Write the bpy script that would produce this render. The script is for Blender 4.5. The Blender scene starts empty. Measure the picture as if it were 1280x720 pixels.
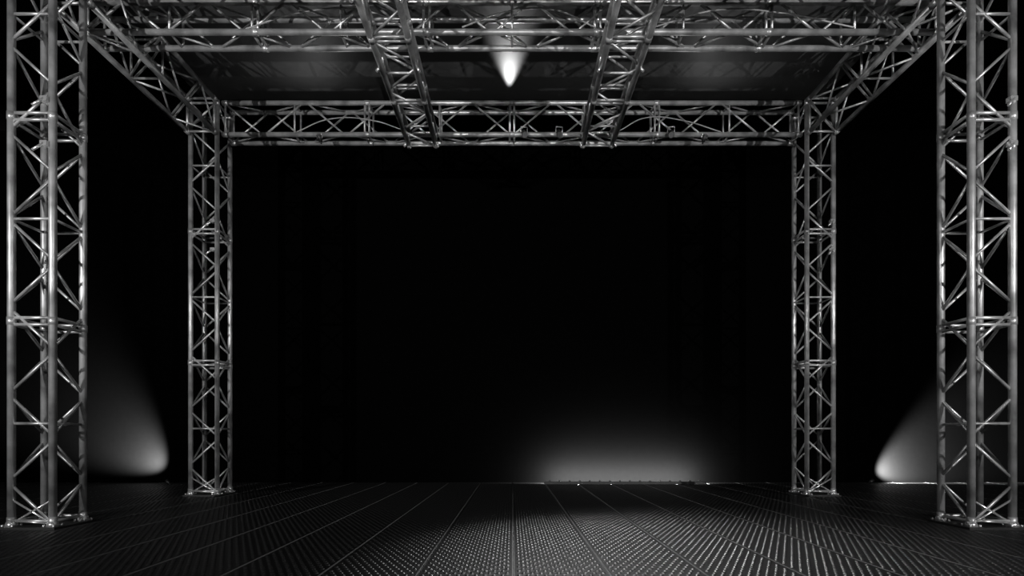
import bpy, bmesh, math, random
from mathutils import Vector, Matrix
random.seed(4)
sc = bpy.context.scene
sc.view_settings.view_transform = 'Standard'
CH = 0.93   # camera height

# ---------------------------------------------------------------- materials
def mat(name):
    m = bpy.data.materials.new(name); m.use_nodes = True
    nt = m.node_tree
    return m, nt, nt.nodes['Principled BSDF']
def N(nt, t, **k):
    n = nt.nodes.new(t)
    for a, b in k.items(): setattr(n, a, b)
    return n

def aluminium():
    m, nt, b = mat('brushed_aluminium')
    tc = N(nt, 'ShaderNodeTexCoord'); no = N(nt, 'ShaderNodeTexNoise')
    no.inputs['Scale'].default_value = 4; no.inputs['Detail'].default_value = 6
    nt.links.new(tc.outputs['Object'], no.inputs['Vector'])
    r = N(nt, 'ShaderNodeValToRGB')
    r.color_ramp.elements[0].color = (.20, .20, .20, 1); r.color_ramp.elements[0].position = .32
    r.color_ramp.elements[1].color = (.60, .60, .60, 1); r.color_ramp.elements[1].position = .66
    nt.links.new(no.outputs['Fac'], r.inputs['Fac']); nt.links.new(r.outputs['Color'], b.inputs['Base Color'])
    b.inputs['Metallic'].default_value = .62; b.inputs['Roughness'].default_value = .38
    return m
def plain(name, c, rough=.5, metal=0, spec=.5):
    m, nt, b = mat(name)
    tc = N(nt, 'ShaderNodeTexCoord'); no = N(nt, 'ShaderNodeTexNoise'); no.inputs['Scale'].default_value = 12
    nt.links.new(tc.outputs['Object'], no.inputs['Vector'])
    r = N(nt, 'ShaderNodeValToRGB')
    r.color_ramp.elements[0].color = (c*.9, c*.9, c*.9, 1); r.color_ramp.elements[1].color = (c*1.1, c*1.1, c*1.1, 1)
    nt.links.new(no.outputs['Fac'], r.inputs['Fac']); nt.links.new(r.outputs['Color'], b.inputs['Base Color'])
    b.inputs['Roughness'].default_value = rough; b.inputs['Metallic'].default_value = metal
    b.inputs['Specular IOR Level'].default_value = spec
    return m
ALU = aluminium()
BLK = plain('black_velour_wall', .001, 1, 0, 0)
CANOPY = plain('dark_grey_canopy_panel', .06, .55, 0, .3)
CASE = plain('black_lamp_housing', .01, .5)
STEEL = plain('polished_steel', .8, .25, .8)
CABLE = plain('grey_cable', .25, .5)
DECK = plain('black_deck_plate', .003, .42, 0, .35)
STUD = plain('worn_black_stud', .010, .36, 0, .5)
LENS = plain('lamp_lens', .1, .15)
TRIM = plain('pale_deck_edge_trim', .22, .4, .2)  # paler grey for the bevelled plate edges

# ---------------------------------------------------------------- mesh helpers
def tube(bm, p0, p1, r, seg=10, mi=0, r2=None):
    p0, p1 = Vector(p0), Vector(p1); d = p1-p0
    M = Matrix.Translation((p0+p1)/2) @ d.to_track_quat('Z', 'Y').to_matrix().to_4x4()
    g = bmesh.ops.create_cone(bm, cap_ends=True, segments=seg, radius1=r, radius2=r if r2 is None else r2, depth=d.length, matrix=M)
    for f in {f for v in g['verts'] for f in v.link_faces}:
        f.material_index = mi; f.smooth = len(f.verts) == 4
def box(bm, c, s, mi=0):
    g = bmesh.ops.create_cube(bm, size=1, matrix=Matrix.Translation(c) @ Matrix.Diagonal((*s, 1)))
    for f in {f for v in g['verts'] for f in v.link_faces}: f.material_index = mi
def finish(bm, name, mats, loc=(0, 0, 0)):
    me = bpy.data.meshes.new(name); bm.to_mesh(me); bm.free()
    o = bpy.data.objects.new(name, me); o.location = loc
    sc.collection.objects.link(o)
    for m in mats: me.materials.append(m)
    return o

RC, RL = .036, .0150
def box_truss(bm, a, b, c, L, bay, phase=0, sect=2.0):
    """a,b = lateral sizes as vectors (from origin corner), c = unit dir along length"""
    a, b, c = Vector(a), Vector(b), Vector(c)
    O = Vector((0, 0, 0))
    cor = [O, a, a+b, b]
    for p in cor: tube(bm, p, p+c*L, RC, 14)
    n = max(2, round(L/bay)); st = L/n
    for k in range(4):
        p, q = cor[k], cor[(k+1) % 4]
        for i in range(n):
            s0, s1 = c*(i*st+.03), c*((i+1)*st-.03)
            if (i+k+phase) % 2: tube(bm, p+s0, q+s1, RL, 8)
            else: tube(bm, q+s0, p+s1, RL, 8)
        m = max(1, round(L/sect))
        for j in range(m+1):
            t = min(max(j*L/m, .05), L-.05)
            for dt in ((-.035, .035) if 0 < j < m else (0,)):
                tube(bm, p+c*(t+dt), q+c*(t+dt), RL*1.15, 8)
            tube(bm, p+c*(t-.04), p+c*(t+.04), RC*1.12, 14, 0)
        for j in range(m):
            t = (j+.5)*L/m
            tube(bm, p+c*t, q+c*t, RL, 8)

# ---------------------------------------------------------------- towers
BH = CH+4.81   # underside of roof grid (chord centre)
TW = .42
def tower(x0, y0, phase):
    bm = bmesh.new()
    H = BH+.52
    box_truss(bm, (TW, 0, 0), (0, .40, 0), (0, 0, 1), H, .46, phase)
    for v in bm.verts: v.co.z += .03
    box(bm, (TW/2, .20, .012), (TW+.16, .56, .024), 2)
    for px in (0, TW):
        for py in (0, .40):
            tube(bm, (px, py, .024), (px, py, .075), RC*1.7, 16, 1, RC*1.2)
            for k in range(4):
                an = k*math.pi/2+.78
                bx, by = px+.072*math.cos(an), py+.072*math.sin(an)
                tube(bm, (bx, by, .02), (bx, by, .05), .011, 6, 1)
    tube(bm, (0, -.04, .09), (TW, -.04, .06), .009, 6, 1)
    tube(bm, (0, .0, .30), (TW, .0, .05), .012, 6, 1)
    tube(bm, (TW, .0, .30), (0, .0, .05), .012, 6, 1)
    for z in (3.9, 4.35):
        box(bm, (TW*.9, -.04, z), (.07, .06, .05), 1)
        tube(bm, (TW*.9, -.06, z), (TW*.7, -.10, z-.09), .014, 8, 1)
    return finish(bm, 'truss_tower', [ALU, STEEL, CASE], (x0, y0, 0))
for i, (x, y) in enumerate([(-5.10, 5.65), (5.10-TW, 5.65), (-5.10, 8.80), (5.10-TW, 8.80)]):
    tower(x, y, i)

# ---------------------------------------------------------------- roof grid
def beam(name, origin, a, b, c, L, bay, phase=0, sect=2.0):
    bm = bmesh.new(); box_truss(bm, a, b, c, L, bay, phase, sect)
    return finish(bm, name, [ALU, STEEL], origin)
for x in (-5.10, 5.10-TW):
    beam('side_roof_truss', (x, 6.05+RC+.005, BH), (TW, 0, 0), (0, 0, .52), (0, 1, 0), 2.75-2*RC-.01, .46)
XI = 5.10-TW-RC-.045
beam('cross_roof_truss', (-XI, 8.80, BH), (0, .26, 0), (0, 0, .50), (1, 0, 0), 2*XI, .66, 0, 2.3)
beam('cross_roof_truss', (-XI, 5.62, BH), (0, .34, 0), (0, 0, .50), (1, 0, 0), 2*XI, .66, 1, 2.3)
beam('cross_roof_truss', (-5.16, 6.68, BH+.075), (0, .28, 0), (0, 0, .36), (1, 0, 0), 10.32, .5, 1, 2.1)
ZL = CH+4.53
for x, w in ((-1.60, .42), (1.10, .45)):
    bm = bmesh.new()
    box_truss(bm, (w, 0, 0), (0, 0, .20), (0, 1, 0), 4.7, .45, 0, 1.2)
    for yy in (1.78, 2.86, 4.6):
        for xx in (0, w):
            box(bm, (xx, yy, .235), (.05, .07, .09), 1)
            tube(bm, (xx, yy, .05), (xx+.05*(1 if xx else -1), yy-.05, -.06), .018, 8, 1)
    finish(bm, 'longitudinal_roof_truss', [ALU, STEEL], (x, 3.95, ZL))

# ---------------------------------------------------------------- cables
def cable(pts, r=.009):
    cu = bpy.data.curves.new('power_cable', 'CURVE'); cu.dimensions = '3D'; cu.bevel_depth = r; cu.resolution_u = 10
    sp = cu.splines.new('BEZIER'); sp.bezier_points.add(len(pts)-1)
    for p, q in zip(sp.bezier_points, pts):
        p.co = q; p.handle_left_type = p.handle_right_type = 'AUTO'
    cu.materials.append(CABLE)
    o = bpy.data.objects.new('power_cable', cu); sc.collection.objects.link(o)
yb = 6.66
cable([(-3.2, yb, BH+.10), (-2.6, yb, BH+.28), (-1.9, yb, BH+.34), (-1.2, yb, BH+.12)])
cable([(-.6, yb, BH+.12), (-.1, yb, BH+.30), (.5, yb, BH+.33), (1.0, yb, BH+.12)])
cable([(1.7, yb, BH+.12), (2.5, yb, BH+.33), (3.3, yb, BH+.28), (4.1, yb, BH+.12)])
cable([(-3.4, 8.76, BH+.02), (-2.9, 8.76, BH+.22), (-2.2, 8.76, BH+.20), (-1.7, 8.76, BH+.04)])
cable([(1.7, 8.76, BH+.04), (2.1, 8.76, BH+.24), (2.7, 8.76, BH+.20), (3.3, 8.76, BH+.02)])

# ---------------------------------------------------------------- lamps
def aim(o, d): o.rotation_euler = Vector(d).to_track_quat('-Z', 'Y').to_euler()
def spot(parent, loc, d, power, ang, blend=1.0, size=.03):
    l = bpy.data.lights.new('bulb', 'SPOT'); l.energy = power; l.spot_size = math.radians(ang); l.spot_blend = blend; l.shadow_soft_size = size
    o = bpy.data.objects.new('bulb', l); sc.collection.objects.link(o); o.location = loc; aim(o, d)
    o.parent = parent
    return o
def par(name, loc, d, power, ang, blend=1.0, R=.07, L=.16, yoke=None):
    """par can at world loc, pointing along d, bulb at its mouth"""
    bm = bmesh.new(); D = Vector(d).normalized()
    tube(bm, -D*L, (0, 0, 0), R*.7, 18, 0, R)
    tube(bm, -D*.012, D*.002, R*.9, 18, 2)
    tube(bm, -D*(L+.03), -D*L, R*.35, 12, 0)
    s = D.cross(Vector((0, 0, 1))); s = s.normalized() if s.length > .1 else Vector((1, 0, 0))
    if yoke:
        c = -D*L*.5; up = Vector((0, 0, yoke))
        for k in (-1, 1): tube(bm, c+s*k*R*1.05, c+s*k*R*1.05+up, .008, 8, 1)
        tube(bm, c-s*R*1.05+up, c+s*R*1.05+up, .010, 8, 1)
    o = finish(bm, name, [CASE, STEEL, LENS], loc)
    spot(o, D*.03, d, power, ang, blend)
    return o
CZ = CH+5.50
par('ceiling_spotlight', (-.04, 8.99, CZ-.09), (0, -1, -.015), 210, 36, 1, .03, .08, -.06)
par('ceiling_spotlight', (-3.0, 8.60, CZ-.80), (-.10, -.55, .60), 12, 150, 1, .04, .10, .06)
par('ceiling_spotlight', (3.0, 8.60, CZ-.80), (.10, -.55, .60), 12, 150, 1, .04, .10, .06)
par('stage_spotlight', (.20, 8.70, BH-.06), (.22, -.9, -1.05), 400, 46, 1, .05, .12, .1)
par('stage_spotlight', (.75, 8.70, BH-.06), (.16, -.9, -1.1), 1000, 46, 1, .05, .12, .1)
par('stage_spotlight', (2.5, 8.70, BH-.06), (-.15, -.9, -1.1), 350, 60, 1, .05, .12, .1)
par('added_floor_uplight', (-6.92, 11.10, .07), (-1, .34, .80), 11000, 74, 1, .035, .08)  # pair of small cans added at the wall foot to cast the side fans
par('added_floor_uplight', (7.28, 11.18, .07), (1, .28, .42), 14000, 72, .8, .035, .08)
bm = bmesh.new(); box(bm, (0, 0, .03), (3.2, .07, .05), 0)
for k in range(16): tube(bm, (-1.5+k*.2, .02, .05), (-1.5+k*.2, .035, .062), .022, 12, 1)
bar = finish(bm, 'added_wash_bar', [CASE, LENS], (2.25, 11.02, 0))  # invented bar, added to cast the low glow on the back wall
l = bpy.data.lights.new('added_wash_light', 'AREA'); l.shape = 'RECTANGLE'; l.size = 2.9; l.size_y = .03; l.energy = 1250
o = bpy.data.objects.new('added_wash_light', l); sc.collection.objects.link(o); o.parent = bar; o.location = (0, .04, .08); aim(o, (0, 1, -.1))

for x, y, z, p in ((-6.5, -2.0, 3.0, 2700), (6.5, -2.0, 3.0, 2700), (0, -2.0, 1.8, 600)):
    par('unseen_front_fill', (x, y, z), (-x*.5, 9, 1.9), p, 100, 1, .12, .28, .2)  # unseen fill spots added behind the camera to brighten the trusses

# ---------------------------------------------------------------- room
bm = bmesh.new()
PW, G = .655, .004
x = -17*PW
while x < 17*PW-.01:
    box(bm, (x+PW/2+.01, 4.5, -.02), (PW-G, 14.2, .04), 0); x += PW
geo = [e for e in bm.edges if abs(e.verts[0].co.y-e.verts[1].co.y) > 5 and e.verts[0].co.z > -.01]
res = bmesh.ops.bevel(bm, geom=geo, offset=.007, segments=2, affect='EDGES')
for f in res['faces']: f.material_index = 2
box(bm, (0, 4.5, -.06), (22.4, 14.2, .02), 1)
FL = finish(bm, 'floor', [DECK, BLK, TRIM])
# raised anti-slip studs on the deck plates
vs, fs = [], []
NX = 10; px = (PW-.05)/NX
ring = [(math.cos(a*math.pi/3), math.sin(a*math.pi/3)) for a in range(6)]
py = .12; rows = int((11.4-2.6)/(py/2))
for r in range(rows):
    y = 2.6+r*py/2
    lim = min(11, y*1.08+1.2)
    for p in range(-17, 17):
        for i in range(NX):
            X = p*PW+.01+.025+px*(i+(.25 if r % 2 else .75))
            if abs(X) > lim: continue
            b0 = len(vs)
            for c, s in ring: vs.append((X+c*.018, y+s*.024, 0))
            for c, s in ring: vs.append((X+c*.012, y+s*.016, .0055))
            vs.append((X, y, .0075))
            for k in range(6):
                k2 = (k+1) % 6
                fs.append((b0+k, b0+k2, b0+6+k2, b0+6+k)); fs.append((b0+6+k, b0+6+k2, b0+12))
me = bpy.data.meshes.new('deck_studs'); me.from_pydata(vs, [], fs); me.materials.append(STUD)
me.polygons.foreach_set('use_smooth', [True]*len(fs))
so = bpy.data.objects.new('deck_studs', me); sc.collection.objects.link(so); so.parent = FL

def slab(name, c, s, m):
    bm = bmesh.new(); box(bm, (0, 0, 0), s, 0); return finish(bm, name, [m], c)
slab('wall_back', (0, 11.6, 3.6), (22.6, .2, 7.4), BLK)
slab('wall_left', (-11.25, 4.5, 3.6), (.2, 14, 7.4), BLK)
slab('wall_right', (11.25, 4.5, 3.6), (.2, 14, 7.4), BLK)
slab('ceiling', (0, 4.5, 7.4), (22.6, 14.2, .2), BLK)
bm = bmesh.new()
for i, (a, b) in enumerate(((-5.05, -1.42), (-1.40, 1.30), (1.32, 5.05))):
    for (c, d) in ((3.6, 6.30), (6.32, 9.04)):
        box(bm, ((a+b)/2, (c+d)/2, .03), (b-a, d-c, .04))
finish(bm, 'roof_canopy', [CANOPY], (0, 0, CZ))

w = bpy.data.worlds.new('World'); sc.world = w; w.use_nodes = True
w.node_tree.nodes['Background'].inputs['Color'].default_value = (1, 1, 1, 1)
w.node_tree.nodes['Background'].inputs['Strength'].default_value = .003

# ---------------------------------------------------------------- camera
cd = bpy.data.cameras.new('Camera'); cam = bpy.data.objects.new('Camera', cd); sc.collection.objects.link(cam)
cam.location = (0, 0, CH); cam.rotation_euler = (math.pi/2, 0, 0)
cd.sensor_width = 36; cd.lens = 693/1280*36; cd.shift_y = 187/1280; cd.clip_start = .05
sc.camera = cam
